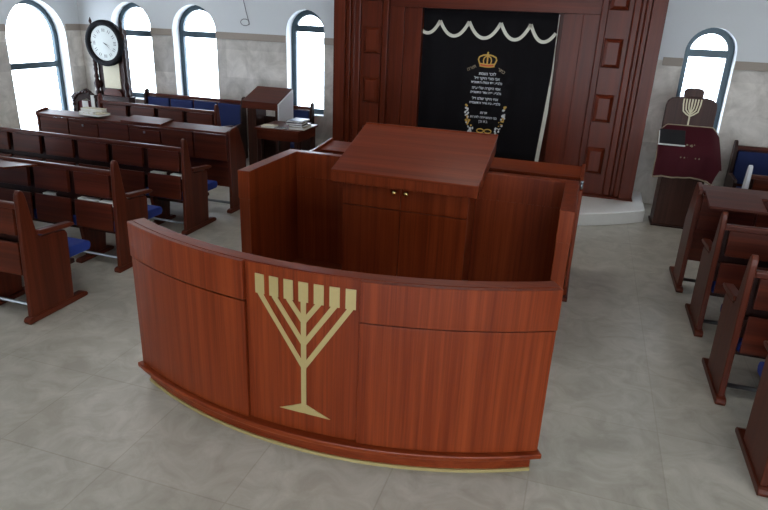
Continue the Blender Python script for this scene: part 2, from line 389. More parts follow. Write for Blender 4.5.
def make_pew(n, label, group, MOD=.51):
    Lw = n*MOD+.045
    root = thing('pew', label, 'pew', group=group)
    end_parts(root, 0, -1); end_parts(root, Lw, 1)
    b = bm_(); prism(b, [(.070, .996), (.072, 1.038), (.083, 1.046), (.123, 1.044), (.126, 1.000)], 'X', .046, Lw-.001); obj('top_rail', b, P['X'], root, bevel=.006)
    b = bm_(); back_slab(b, .047, Lw-.002, .50, .995, .085, .012); obj('back_board', b, DK, root)  # dark wood colour stands in for shade in the gaps between panels
    for i in range(n):
        x0 = .045+i*MOD+.042; x1 = x0+MOD-.084
        b = bm_(); back_slab(b, x0, x1, .765, .994, .0, .038); obj('back_panel', b, P['X'], root, bevel=.005)
        b = bm_(); back_slab(b, x0-.015, x1+.015,   .42, .705, -.004, .02); obj('lower_panel', b, P['X'], root, bevel=.005)
        b = bm_(); prism(b, [(.11, .41), (.10, .48), (.14, .50), (.80, .485), (.85, .47), (.86, .43), (.84, .385), (.14, .385)], 'X', x0-.012, x1+.012); obj('seat_cushion', b, BLUE, root, bevel=.015)
        b = bm_(); prism(b, [(.14, .55), (.17, .55), (.20, .92), (.175, .97), (.165, .96)], 'X', x0, x1); obj('back_cushion', b, BLUE, root, bevel=.012)
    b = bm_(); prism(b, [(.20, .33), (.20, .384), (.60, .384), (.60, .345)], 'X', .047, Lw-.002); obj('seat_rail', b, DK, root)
    xs = [.045+MOD*j for j in range(1, n, 2)]
    for x in xs:
        b = bm_(); prism(b, [(.16, .05), (.12, .36), (.12, .383), (.46, .383), (.46, .34), (.42, .05)], 'X', x-.025, x+.025); pd = obj('pedestal', b, P['Z'], root, bevel=.006)
        b = bm_(); prism(b, [(.03, .006), (.02, .03), (.04, .05), (.50, .05), (.54, .03), (.52, .004)], 'X', x-.035, x+.035); obj('foot', b, P['Y'], pd, bevel=.006)
    b = bm_(); tube(b, [(.046, .135, .10), (Lw-.001, .135, .10)], .017, 12); obj('foot_bar', b, CHROME, root, smooth=True, label='round steel bar near the floor')
    return root
XPL, XPR = -4.29, 1.25
LEN = 6*MOD+.045*2
GP = 'pews facing the ark'
pew0 = make_pew(6, 'dark wooden pew nearest on the left, blue seat showing past its armrest', GP)
pew0.location = (XPL-LEN+.055, 3.66, 0)
def pew_at(x, y, label):
    c = copy_tree(pew0); c.location = (x, y, 0); c['label'] = label; return c
pew_at(XPL-LEN-.02, 4.865, 'second dark wooden pew left of the platform, with a raised desk flap behind it')
pew_at(XPL-LEN-.08, 6.11, 'third dark wooden pew left of the platform, in front of the long desk')
pew_at(1.33, 3.57, 'pew end cropped by the lower right corner, nearest on the right side')
pew_at(XPR, 4.545, 'reddish wooden pew, second nearest of those right of the platform')
pew_at(XPR, 5.675, 'reddish wooden pew right of the platform, directly behind the flat-topped desk')
# open desk flap behind the second left pew
b = bm_(); prism(b, [(-.02, 0), (0, .022), (.40, .075), (.40, .05)], 'X', 0, .56)
for v in b.verts: v.co.y = -v.co.y
fl = obj('desk_flap', b, P['X'], None, bevel=.004); fl.parent = bpy.data.objects['pew.001']; fl.location = (LEN-1.50, .058, 1.00)
# short pew at the very back, and its opposite on the right
def short_pew(n, x, y, label):
    r = make_pew(n, label, GP, .55); r.location = (x, y, 0); return r
short_pew(4, -7.87, 8.75, 'short dark pew in front of the wall bench and below the second window')
fp = short_pew(3, 1.90, 7.98, 'far right pew with a pale end panel, beyond the flat-topped desk')

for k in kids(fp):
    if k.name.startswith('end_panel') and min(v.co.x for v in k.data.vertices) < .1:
        k.data.materials[0] = PALE; k['label'] = 'pale end panel'  # end panel at the low-x side takes the pale grey material
# flat-topped desks in front of the first pews
def make_desk(n, label, loc, open_lids=()):
    Lw = n*MOD+.045
    root = thing('prayer_desk', label, 'desk', loc, group='long flat-topped desks')
    prof = [(.02, .05), (.035, 1.02), (.02, 1.06), (.03, 1.10), (.10, 1.12), (.22, 1.14), (.26, 1.10), (.43, .70), (.43, .05)]
    for x in (0, Lw):
        b = bm_(); prism(b, prof, 'X', x, x+.045); e = obj('end_panel', b, P['Z'], root, bevel=.008)
        b = bm_(); prism(b, [(-.035, .008), (-.045, .03), (-.03, .05), (0, .058), (.62, .058), (.655, .045), (.67, .022), (.655, .004), (-.02, .004)], 'X', x-.012, x+.057); obj('foot', b, P['Y'], e, bevel=.006)
    b = bm_(); prism(b, [(.0, 1.055), (.0, 1.085), (.24, 1.115), (.24, 1.085)], 'X', .046, Lw-.001); obj('desk_top', b, P['X'], root, bevel=.005)
    for i in range(n):
        x0 = .045+i*MOD+.012; x1 = x0+MOD-.024
        b = bm_(); box(b, x0, x1, .035, .055, .70, 1.00 if i in open_lids else 1.045); obj('back_panel', b, P['X'], root, bevel=.004)
        if i in open_lids:
          if i != 1:
            b = bm_(); prism(b, [(-.03, 1.088), (-.03, 1.112), (.26, 1.145), (.26, 1.119)], 'X', x0-.08, x1+.08); lid = obj('desk_lid', b, P['X'], root, bevel=.004)
          b = bm_(); box(b, (x0+x1)/2-.012, (x0+x1)/2+.012, .022, .034, .955, .985); obj('lock', b, CHROME, root)
    b = bm_(); box(b, .047, Lw-.002, .056, .070, .72, 1.04); box(b, .047, Lw-.002, .07, .23, .70, .72); box(b, .047, Lw-.002, .20, .22, .30, .70); obj('lower_board', b, P['X'], root)
    b = bm_(); tube(b, [(.046, .135, .10), (Lw-.001, .135, .10)], .017, 12); obj('foot_bar', b, CHROME, root, smooth=True)
    return root
dl = make_desk(6, 'long flat-topped desk left of the platform, with books and raised lids on top', (XPL-6*MOD-.14, 7.11, 0), open_lids=(1, 3))
make_desk(6, 'flat-topped reddish desk, first of the right rows, beside the cloth-covered lectern', (1.20, 6.70, 0))
b = bm_(); prism(b, [(-.36, 1.02), (-.36, 1.045), (.02, 1.110), (.02, 1.088)], 'X', .05, .54); obj('desk_flap', b, P['X'], bpy.data.objects['prayer_desk.001'], bevel=.004)

# desk standing right behind the platform
tr = thing('storage_desk', 'mahogany bench desk with an open book trough, tucked behind the platform', 'desk', (-1.5, 6.2, 0))
b = bm_(); ez = [(6.00, .05), (6.02, 1.12), (6.06, 1.15), (6.50, 1.15), (6.98, 1.19), (6.98, .05)]
prism(b, ez, 'X', .06, .095); e = bobj('end_panel', b, W['Z'], tr, bevel=.006)
b = bm_(); box(b, .045, .11, 5.95, 6.97, .002, .05); bobj('foot', b, P['Y'], e, bevel=.006)
b = bm_(); prism(b, ez, 'X', -2.86, -2.825); e = bobj('end_panel', b, W['Z'], tr, bevel=.006)
b = bm_(); box(b, -2.875, -2.81, 5.95, 6.97, .002, .05); bobj('foot', b, P['Y'], e, bevel=.006)
b = bm_(); box(b, -2.824, .059, 6.03, 6.055, .30, 1.135); bobj('back_board', b, W['Z'], tr, bevel=.003)
b = bm_(); box(b, -2.824, .059, 6.056, 6.15, 1.115, 1.135); bobj('front_shelf', b, W['X'], tr, bevel=.003)
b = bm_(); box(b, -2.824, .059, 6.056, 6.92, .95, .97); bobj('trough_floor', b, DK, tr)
b = bm_(); prism(b, [(6.58, 1.10), (6.58, 1.125), (6.96, 1.165), (6.96, 1.14)], 'X', -2.824, .059); bobj('sloping_top', b, W['X'], tr, bevel=.004)
b = bm_(); tube(b, [(.077, 6.03, 1.14), (.077, 6.03, 1.20)], .012, 10); ball(b, (.077, 6.03, 1.205), .018, 2); bobj('finial', b, CHROME, tr, smooth=True)

# ------------------------------------------------------------------ benches against the back wall
def wall_bench(x0, n, label):
    Lw = n*.5
    r = thing('wall_bench', label, 'bench', (x0, 9.62, 0), group='benches along the back wall')
    prof = [(.02, .0), (.02, .60), (.05, .64), (.42, .66), (.47, 1.03), (.50, 1.10), (.55, 1.12), (.58, 1.09), (.58, .0)]
    for x in (0, Lw+.045):
        b = bm_(); prism(b, prof, 'X', x, x+.045); obj('end_panel', b, DK, r, bevel=.006)
    b = bm_(); box(b, .046, Lw+.044, .51, .56, .99, 1.045); obj('top_rail', b, P['X'], r, bevel=.005)
    b = bm_(); box(b, .046, Lw+.044, .53, .55, .30, .985); obj('back_board', b, P['X'], r)
    b = bm_(); box(b, .046, Lw+.044, .06, .52, .36, .40); box(b, .046, Lw+.044, .08, .10, .05, .36); obj('seat_base', b, P['X'], r)
    for i in range(n):
        a = .045+i*.5+.02
        b = bm_(); box(b, a, a+.46, .475, .525, .50, .975); obj('back_cushion', b, NAVY, r, bevel=.012)
        b = bm_(); box(b, a, a+.46, .04, .47, .401, .47); obj('seat_cushion', b, NAVY, r, bevel=.012)
    return r
wall_bench(-7.92, 4, 'long wall bench with blue back cushions, under the third window')
wall_bench(-5.08, 1, 'single blue-cushioned bench between the small lectern and the ark')
wall_bench(2.13, 4, 'dark blue bench against the wall, right of the cloth-covered lectern')

# ------------------------------------------------------------------ small lectern and table in the back
sl = thing('lectern', 'small wooden lectern with a sloping top, standing beside the books table', 'lectern', (-4.95, 9.1, 0))
for x in (-5.22, -4.70):
    b = bm_(); prism(b, [(9.12, 0), (9.12, 1.10), (9.56, 1.28), (9.56, 0)] if x > -5 else [(9.16, 0), (9.16, 1.10), (9.50, 1.26), (9.50, 0)], 'X', x, x+.05 if x > -5 else x+.16); bobj('side_panel', b, LW, sl, bevel=.004)
b = bm_(); box(b, -5.05, -4.705, 9.40, 9.42, .15, .95); bobj('back_panel', b, DK, sl)
b = bm_(); prism(b, [(9.06, 1.10), (9.06, 1.215), (9.60, 1.40), (9.60, 1.29)], 'X', -5.26, -4.63); bobj('lectern_top', b, P['X'], sl, bevel=.005)
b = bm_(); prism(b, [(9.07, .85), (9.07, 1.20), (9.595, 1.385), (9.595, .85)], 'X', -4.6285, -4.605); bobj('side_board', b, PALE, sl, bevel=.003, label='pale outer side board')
tb_ = thing('side_table', 'small dark wooden table carrying a stack of books, behind the platform', 'table', (-4.3, 8.7, 0))
b = bm_(); box(b, -4.66, -3.93, 8.36, 9.06, .92, .95); bobj('tabletop', b, P['X'], tb_, bevel=.004)
b = bm_(); box(b, -4.63, -3.96, 8.39, 8.42, .78, .919); box(b, -4.63, -3.96, 9.00, 9.03, .78, .919); box(b, -4.63, -4.60, 8.42, 9.0, .78, .919); box(b, -3.99, -3.96, 8.42, 9.0, .78, .919); bobj('apron', b, P['X'], tb_)
for x in (-4.63, -4.02):
    for y in (8.39, 8.97):
        b = bm_(); box(b, x, x+.06, y, y+.06, 0, .779); bobj('leg', b, DK, tb_, bevel=.003)
def book(x, y, z, w, d, h, cover, label, rz=0, group=None, name='book'):
    r = thing(name, label, 'book', (x, y, z), rz, group)
    b = bm_(); box(b, -w/2, w/2, -d/2, d/2, 0, .004); box(b, -w/2, w/2, -d/2, d/2, h-.004, h); box(b, -w/2, -w/2+.004, -d/2, d/2, .004, h-.004); obj('cover', b, cover, r)
    b = bm_(); box(b, -w/2+.004, w/2-.005, -d/2+.006, d/2-.006, .0041, h-.0041); obj('pages', b, PAPER, r)
    return r
GS = 'books stacked on the small table'
book(-4.02, 8.62, .951, .24, .32, .035, CREAM, 'pale book at the bottom of the stack on the small table', .05, GS)
book(-4.03, 8.62, .987, .22, .30, .03, BLACK, 'dark-covered book in the middle of the stack on the small table', -.04, GS)
book(-4.07, 8.60, 1.018, .25, .30, .03, DK, 'third book up in the stack on the small table', .12, GS)
book(-4.06, 8.63, 1.049, .24, .29, .028, NAVYCOVER, 'topmost navy book of the stack on the small table', -.05, GS)
book(-4.46, 8.48, .951, .22, .15, .03, CREAM, 'small white book lying alone at the edge of the small table', .1)
book(-4.26, 8.45, .951, .15, .12, .02, BLACK, 'small black book between the white book and the stack', -.2)

# books lying on the ledges inside the pews
GB = 'prayer books lying in the pew backs'
def pew_book(x, y, label, w=.19):
    book(x, y+.112, .671, w, .066, .046, PAPER, label, 0, GB)
def pew_shelf(x0, x1, y, parent):
    pass
pew_book(-4.45, 4.868, 'white prayer book in the second left pew, next to its end panel')
pew_book(-4.70, 4.868, 'longer white prayer book in the second left pew, beside the one at its end', .23)
pew_book(-5.20, 4.868, 'white prayer book in the second left pew, just above the nearest pew end', .12)
pew_book(-4.50, 6.113, 'white prayer book in the third left pew, next to its end panel')
pew_book(-4.78, 6.113, 'white prayer book in the third left pew, one place further from the aisle')
# shelf boards that carry them are part of every pew (added before: see below)
seen = set()
for r in [o for o in bpy.data.objects if o.name.split('.')[0] == 'pew' and o.parent is None]:
    n = sum(1 for c in kids(r) if c.name.startswith('top_rail'))
    rail = [c for c in kids(r) if c.name.startswith('top_rail')][0]
    xm = max(v.co.x for v in rail.data.vertices)
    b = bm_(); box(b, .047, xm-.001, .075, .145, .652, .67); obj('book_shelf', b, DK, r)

# books and cards on the long desk
book(-6.52, 7.22, 1.118, .36, .22, .03, CREAM, 'flat cream book on the long desk, below the carved chair', -.1)
book(-6.60, 7.30, 1.150, .34, .12, .045, CREAM, 'thick cream book standing behind the flat one on the long desk', .05)
for i, dx in enumerate((-.14, -.05, .04)):
    b = bm_(); box(b, -.03, .03, -.03, .03, 0, .022)
    o = obj('note_card', b, PAPER, None, loc=(-6.52+dx, 7.14, 1.149)); tag(o, 'small white folded card on the flat cream book, %s' % ('farthest from the aisle', 'between two others', 'nearest the aisle')[i], 'card', 'white cards on the cream book')

# ------------------------------------------------------------------ carved chair
ch = thing('carved_chair', 'dark carved ceremonial chair back rising behind the long desk, under the clock', 'chair', (-8.5, 9.2, 0))
b = bm_()
pts = [(-8.82, .45), (-8.86, .70), (-8.84, .90), (-8.88, .98), (-8.80, 1.05), (-8.72, 1.04), (-8.64, 1.10), (-8.56, 1.14), (-8.48, 1.10), (-8.40, 1.04), (-8.32, 1.05), (-8.24, .98), (-8.28, .90), (-8.26, .70), (-8.30, .45),
       (-8.38, .45), (-8.35, .70), (-8.37, .90), (-8.56, .98), (-8.75, .90), (-8.77, .70), (-8.74, .45)]
prism(b, pts, 'Y', 9.30, 9.36)
for i in range(14):
    t = i/13*PI; ball(b, (-8.56-.27*math.cos(t), 9.295, .86+.22*math.sin(t)), .028, 1)
for sx in (-8.83, -8.29):
    for j in range(5): ball(b, (sx, 9.295, .5+j*.085), .026, 1)
bobj('backrest', b, DK, ch)
b = bm_(); box(b, -8.74, -8.38, 9.32, 9.345, .5, .93); bobj('back_pad', b, MAROON, ch)
b = bm_(); box(b, -8.84, -8.28, 8.86, 9.36, .40, .449); bobj('seat', b, DK, ch, bevel=.01)
for x in (-8.82, -8.36):
    for y in (8.88, 9.28):
        b = bm_(); lathe(b, [(.02, 0), (.032, .03), (.02, .08), (.03, .2), (.02, .3), (.03, .36), (.03, .399)], (x+.03, y+.03, 0), 12); bobj('leg', b, DK, ch, smooth=True)
for x in (-8.86, -8.30):
    b = bm_(); box(b, x, x+.05, 8.88, 9.299, .66, .70); box(b, x+.005, x+.045, 8.90, 8.94, .45, .66); bobj('armrest', b, DK, ch, bevel=.008)
b = bm_(); box(b, -8.42, -8.35, 9.27, 9.285, .78, 1.04); o = bobj('leaflet', b, PAPER, None); tag(o, 'narrow white leaflet leaning on the carved chair back', 'leaflet')
b = bm_(); box(b, -8.62, -8.50, 9.27, 9.285, .78, .93); o = bobj('leaflet', b, PAPER, None); tag(o, 'squarer white leaflet beside the narrow one on the carved chair', 'leaflet')

# ------------------------------------------------------------------ longcase clock
ck = thing('longcase_clock', 'tall dark carved clock with a round white dial, in the far corner between two windows', 'clock', (-8.5, 10.0, 0))
b = bm_(); box(b, -8.86, -8.14, 9.93, 10.10, 0, .92); box(b, -8.88, -8.12, 9.91, 10.10, .92, .95); box(b, -8.88, -8.12, 9.91, 10.10, 0, .10); bobj('base', b, DK, ck, bevel=.006)
b = bm_(); box(b, -8.80, -8.20, 9.98, 10.12, .951, 2.15); bobj('case', b, DK, ck)
b = bm_(); prism(b, [(-8.70, .952), (-8.30, .952), (-8.30, 1.0)]+[(-8.5+.20*math.cos(t*PI/10), 1.0+.09*math.sin(t*PI/10)) for t in range(1, 10)]+[(-8.70, 1.0)], 'Y', 9.94, 9.979); bobj('arched_foot', b, P['X'], ck, bevel=.004)
b = bm_(); box(b, -8.68, -8.32, 9.965, 9.979, 1.09, 1.60); bobj('cream_panel', b, CREAM, ck, label='plain cream panel under the dial')
for x in (-8.83, -8.17):
    b = bm_(); pr = [(.035, 0), (.05, .02), (.05, .06), (.028, .10), (.055, .16), (.06, .22), (.03, .30), (.045, .34), (.028, .40)]+[(.032+.008*(i % 2), .44+.035*i) for i in range(14)]+[(.05, .95), (.03, 1.0), (.05, 1.04), (.055, 1.10), (.02, 1.14), (.035, 1.20), (.012, 1.27), (.03, 1.31), (.006, 1.38)]
    lathe(b, pr, (x, 9.945, .951), 14); bobj('column', b, DK, ck, smooth=True)
def yring(bm, cx, cz, prof, seg=48):
    rings = [[bm.verts.new((cx+r*math.cos(2*PI*k/seg), y, cz+r*math.sin(2*PI*k/seg))) for k in range(seg)] for r, y in prof]
    for a, c in zip(rings, rings[1:]):
        for k in range(seg): bm.faces.new((a[k], a[(k+1) % seg], c[(k+1) % seg], c[k]))
    return rings
FX, FZ = -8.53, 1.895
b = bm_(); rg = yring(b, FX, FZ, [(.305, 9.90), (.315, 9.875), (.35, 9.855), (.395, 9.865), (.405, 9.90), (.40, 9.98)]); b.faces.new(rg[-1]); bobj('bezel', b, flat('matt_black_bezel', (.010, .010, .012), .85, spec=.15), ck, smooth=True)
b = bm_(); rg = yring(b, FX, FZ, [(.312, 9.905), (.312, 9.90)]); b.faces.new(rg[-1]); dial = bobj('dial', b, DIAL, ck)
for k in range(12):
    b = bm_(); a = k*PI/6; c = Vector((FX+.225*math.sin(a), 9.898, FZ+.225*math.cos(a))); u = Vector((math.sin(a), 0, math.cos(a))); w = Vector((math.cos(a), 0, -math.sin(a)))
    for off in ((-.018, .018) if k % 3 else (-.024, 0, .024)):
        p = c+w*off
        vs = [b.verts.new(p+u*s*.028+w*t*.005) for s, t in ((-1, -1), (-1, 1), (1, 1), (1, -1))]; b.faces.new(vs)
    bobj('numeral', b, BLACK, dial)
for ang, ln, wd in ((math.radians(112), .13, .008), (math.radians(128), .20, .006)):
    b = bm_(); u = Vector((math.sin(ang), 0, math.cos(ang))); w = Vector((math.cos(ang), 0, -math.sin(ang))); c = Vector((FX, 9.893, FZ))
    b.faces.new([b.verts.new(c+w*wd), b.verts.new(c+u*ln), b.verts.new(c-w*wd), b.verts.new(c-u*.03)])
    bobj('clock_hand', b, BLACK, dial)

# ------------------------------------------------------------------ the ark
ak = thing('torah_ark', 'tall mahogany ark front framing the black curtain, with raised blocks on its pilasters', 'ark', (-1.49, 9.9, .2))
AM = -1.53; ZT = 3.6; ZS = .2
def am(d, s): return AM+s*d
for s in (-1, 1):
    def bx(name, d0, d1, y0, mat=A['Z'], y1=YW-.01, par=ak, z0=ZS, bev=.004):
        b = bm_(); x = sorted((am(d0, s), am(d1, s))); box(b, x[0], x[1], y0, y1, z0, ZT); return bobj(name, b, mat, par, bevel=bev)
    bx('outer_board', 2.19, 2.375, 9.60)
    bx('moulding', 2.12, 2.189, 9.66, bev=.012)
    bx('moulding', 2.06, 2.119, 9.70, bev=.012)
    bx('moulding', 1.96, 2.059, 9.675, bev=.018)
    b = bm_(); x = sorted((am(1.64, s), am(1.959, s))); box(b, x[0], x[1], 9.73, YW-.01, ZS, ZT); pl = bobj('pilaster', b, A['Z'], ak, bevel=.003)
    for zc in (.70, 1.46, 2.22, 2.98):
        b = bm_(); xc = am(1.775, s); w_, h_ = .125, .195
        o4 = [(-1, -1), (1, -1), (1, 1), (-1, 1)]
        v0 = [b.verts.new((xc+w_*i, 9.7295, zc+h_*j)) for i, j in o4]; v1 = [b.verts.new((xc+(w_-.012)*i, 9.70, zc+(h_-.012)*j)) for i, j in o4]; v2 = [b.verts.new((xc+(w_-.05)*i, 9.665, zc+(h_-.05)*j)) for i, j in o4]
        for p_, q_ in ((v0, v1), (v1, v2)):
            for i in range(4): b.faces.new((p_[i], p_[(i+1) % 4], q_[(i+1) % 4], q_[i]))
        b.faces.new(v2); b.faces.new(v0[::-1])
        bobj('raised_block', b, A['Z'], pl)
    bx('moulding', 1.55, 1.639, 9.78, bev=.01)
    bx('door_jamb', 1.32, 1.549, 9.88)
    bx('door_jamb', 1.045, 1.319, 9.91)
b = bm_(); box(b, AM-1.549, AM+1.549, 9.87, YW-.01, 2.72, ZT); bobj('lintel', b, A['X'], ak, bevel=.004)
b = bm_(); box(b, AM-1.044, AM+1.044, 10.15, YW-.01, ZS, 2.72); bobj('door', b, A['Z'], ak)
b = bm_(); box(b, AM-2.39, AM+2.39, 9.58, 10.29, ZS-.02, ZS+.0); bobj('base_board', b, A['X'], ak)

# curved marble step
b = bm_(); sx, sy, sr = -1.49, 11.93, 3.71
pts = []
for i in range(25):
    a = math.radians(-42.5+85*i/24); pts.append((sx+sr*math.sin(a), sy-sr*math.cos(a)))
pts += [(1.02, YW-.003), (-3.99, YW-.003)]
prism(b, pts, 'Z', .0, .178); tag(obj('marble_step', b, STEPM, bevel=.012), 'pale curved marble step under the ark', 'step')

# ------------------------------------------------------------------ curtain
cu = thing('ark_curtain', 'black velvet ark curtain with white scalloped trim and embroidered crown and verses', 'curtain', (-1.5, 10.0, .4))
YC = 10.02
b = bm_(); nx, nz = 120, 12; grid = []
def wav(x): return .006*math.sin(x*14)+.002*math.sin(x*37)
CX0, CX1 = -2.60, -.56
for j in range(nz+1):
    z = .45+(2.78-.45)*j/nz
    x1 = CX1-.09*max(0, (1.9-z)/1.5)
    grid.append([b.verts.new((CX0+(x1-CX0)*i/nx, YC+wav(CX0+(x1-CX0)*i/nx), z)) for i in range(nx+1)])
for j in range(nz):
    for i in range(nx): b.faces.new((grid[j][i], grid[j][i+1], grid[j+1][i+1], grid[j+1][i]))
g2 = bmesh.ops.solidify(b, geom=b.faces[:], thickness=.006)
bobj('cloth', b, VELVET, cu, smooth=True)
# white fringe down the free edge and along the scallops
b = bm_(); prev = None
for j in range(25):
    z = .45+(2.70-.45)*j/24
    x1 = CX1-.09*max(0, (1.9-z)/1.5); w_ = .012+.045*max(0, min(1, (2.1-z)/.8))
    cur = [b.verts.new((x1+.004, YC-.004, z)), b.verts.new((x1+.004+w_, YC+.004+.01*(j % 2), z)), b.verts.new((x1+.004+w_, YC+.02, z)), b.verts.new((x1+.004, YC+.02, z))]
    if prev:
        for k in range(4): b.faces.new((prev[k], prev[(k+1) % 4], cur[(k+1) % 4], cur[k]))
    prev = cur
bobj('side_fringe', b, WTRIM, cu, label='cream fringe on the curtain edge')
def ribbon(bm, pts, w, y, th=.004):
    pr = None
    for i, p in enumerate(pts):
        a = Vector(pts[max(0, i-1)]); c = Vector(pts[min(len(pts)-1, i+1)]); d = (c-a).normalized(); nn = Vector((-d.y, d.x))*w/2
        cur = [bm.verts.new((p[0]+nn.x, y, p[1]+nn.y)), bm.verts.new((p[0]-nn.x, y, p[1]-nn.y)), bm.verts.new((p[0]-nn.x, y+th, p[1]-nn.y)), bm.verts.new((p[0]+nn.x, y+th, p[1]+nn.y))]
        if pr:
            for k in range(4): bm.faces.new((pr[k], pr[(k+1) % 4], cur[(k+1) % 4], cur[k]))
        pr = cur
b = bm_(); pk = [-2.61, -2.31, -1.86, -1.38, -.94, -.57]; zk = [2.42, 2.545, 2.55, 2.55, 2.55, 2.43]; zl = [2.36, 2.335, 2.325, 2.325, 2.315]
YE = YC-.016
for i in range(5):
    x0, x1 = pk[i], pk[i+1]; pts = []
    for t in range(17):
        u = t/16
        if i == 0: f = (u-.35)/.65 if u > .35 else (u-.35)/.35*.6
        elif i == 4: f = (u-.55)/.55 if u < .55 else (u-.55)/.45*.8
        else: f = 2*u-1
        e = abs(f)**2.1
        zt = zk[i] if f < 0 else zk[i+1]
        if i == 0 and f < 0: zt, e = 2.545, abs(f)**2.1*.9
        if i == 4 and f > 0: zt, e = 2.545, abs(f)**2.1*.9
        pts.append((x0+(x1-x0)*u, zl[i]+(zt-zl[i])*e))
    ribbon(b, pts, .048, YE)
bobj('scalloped_trim', b, WTRIM, cu, label='white scalloped braid along the top')
# crown
CRX, CRZ = -1.53, 1.925
b = bm_()
ribbon(b, [(CRX-.115+.23*i/8, CRZ-.012*math.sin(PI*i/8)) for i in range(9)], .022, YE)
for s in (-1, 1):
    ribbon(b, [(CRX+s*.105, CRZ+.01), (CRX+s*.14, CRZ+.09), (CRX+s*.125, CRZ+.13), (CRX+s*.07, CRZ+.155), (CRX, CRZ+.165)], .02, YE)
    ribbon(b, [(CRX+s*.05, CRZ+.015), (CRX+s*.062, CRZ+.08), (CRX+s*.05, CRZ+.12), (CRX, CRZ+.155)], .017, YE)
ribbon(b, [(CRX, CRZ+.015), (CRX, CRZ+.16)], .022, YE)
ball(b, (CRX, YE, CRZ+.19), .016, 1, (1, .3, 1.3))
ribbon(b, [(CRX-.12+.24*i/8, CRZ+.035-.012*math.sin(PI*i/8)) for i in range(9)], .018, YE)
bobj('crown', b, GOLDT, cu, label='embroidered gold crown')
b = bm_(); ribbon(b, [(CRX-.10+.20*i/8, CRZ+.015-.012*math.sin(PI*i/8)) for i in range(9)], .022, YE-.004); bobj('crown_band', b, REDT, cu, label='red band of the embroidered crown')
# embroidered Hebrew lettering (right-to-left: characters reversed for the text object)
def words(lines, mat, name, label):
    """one mesh made of all the text LINES: (text, x, z, size, tilt)"""
    bm = bm_()
    for t, x, z, sz, rot in lines:
        cu_ = bpy.data.curves.new('t', 'FONT'); cu_.body = t[::-1]; cu_.size = sz; cu_.align_x = 'CENTER'; cu_.extrude = .001; cu_.offset = .0012; cu_.resolution_u = 3
        to = bpy.data.objects.new('t', cu_); COL.objects.link(to)
        dg = bpy.context.evaluated_depsgraph_get(); me = bpy.data.meshes.new_from_object(to.evaluated_get(dg))
        me.transform(Matrix.Translation((x, YE, z)) @ Matrix.Rotation(rot, 4, 'Y') @ Matrix.Rotation(PI/2, 4, 'X'))
        bm.from_mesh(me); bpy.data.objects.remove(to); bpy.data.curves.remove(cu_); bpy.data.meshes.remove(me)
    return bobj(name, bm, mat, cu, label=label)
SZ = .082
TX = -1.51
L_ = [('לזכר נשמת', 1.790, .058, 'top'), ('אבי מורי היקר ז״ל', 1.722, .055, 'second'), ('נלב״ע י״ד כסלו התשנ״ד', 1.660, .050, 'third'),
      ('אמי היקרה שלי ע״ה', 1.575, .055, 'fourth'), ('נלב״ע י״ח אדר התשנ״ה', 1.510, .050, 'fifth'), ('אחי היקר שלנו ז״ל', 1.415, .055, 'sixth'), ('נלב״ע כ״ו אייר התשמ״ח', 1.350, .050, 'seventh'),
      ('תרמו', 1.200, .055, 'eighth'), ('בני המשפחה לדורות', 1.130, .050, 'ninth'), ('בת ובן', 1.065, .055, 'last')]
for t, z, sz, nm in L_: words([(t, TX, z, sz, 0)], SILVERT, 'lettering', nm+' row of white Hebrew lettering')
words([('תורה', -1.755, 1.865, .07, -.45)], GREYT, 'crown_lettering', 'slanted word left of the crown')
words([('כתר', -1.31, 1.845, .07, .45)], GREYT, 'crown_lettering', 'slanted word right of the crown')
# wreath and bow
b = bm_(); c2 = bm_()
rnd = random.Random(3)
for s in (-1, 1):
    for k in range(44):
        t = rnd.random(); zz = 1.33-.42*t; xx = TX+.02+s*(.30-.03*t-.13*max(0, t-.45))+rnd.uniform(-.035, .035)*(.4+t)
        gold = (t < .08) or (.42 < t < .80 and rnd.random() < .75)
        ball(b if gold else c2, (xx, YE, zz), rnd.uniform(.009, .020), 1, (1, .25, 1))
bobj('wreath_flowers', b, GOLDT, cu, label='gold flowers of the embroidered wreath'); bobj('wreath_leaves', c2, SILVERT, cu, label='silver leaves of the embroidered wreath')
b = bm_()
for s in (-1, 1):
    ribbon(b, [(TX+.03+s*(.005+.055-.055*math.cos(t*2*PI/14)),   .935+.03*math.sin(t*2*PI/14)) for t in range(15)], .016, YE)
bobj('bow', b, GOLDT, cu, label='embroidered gold bow')

# ------------------------------------------------------------------ lectern with a cloth on the right
LX0, LX1 = 1.11, 1.67
LSH = .04
lc = thing('covered_lectern', 'brown lectern with a rounded back board and gold menorah, below the far right window', 'lectern', (1.38, 9.3, 0))
b = bm_(); prism(b, [(9.12, .02), (9.12, 1.02), (9.46, 1.30), (9.50, 1.30), (9.50, .02)], 'X', LX0+.02, LX1); bobj('body', b, LW, lc, bevel=.006)
b = bm_(); box(b, LX0, LX1+.02, 9.10, 9.52, 0, .02+.0); bobj('base', b, DK, lc)
b = bm_(); bp = [(1.05, 1.25), (1.69, 1.25), (1.69, 1.60), (1.675, 1.665), (1.63, 1.705), (1.54, 1.725), (1.20, 1.725), (1.11, 1.705), (1.065, 1.665), (1.05, 1.60)]
prism(b, bp, 'Y', 9.501, 9.55); bb = bobj('back_board', b, LW, lc, bevel=.006)
b = bm_(); prism(b, [(1.25, 1.726), (1.49, 1.726), (1.495, 1.80), (1.475, 1.83), (1.43, 1.845), (1.31, 1.845), (1.265, 1.83), (1.245, 1.80)], 'Y', 9.495, 9.555); bobj('cap', b, LW, lc, bevel=.006)
def rib(bm, pts, w, y): ribbon(bm, pts, w, y, .006)
b = bm_(); mx_, yy_ = 1.37, 9.492
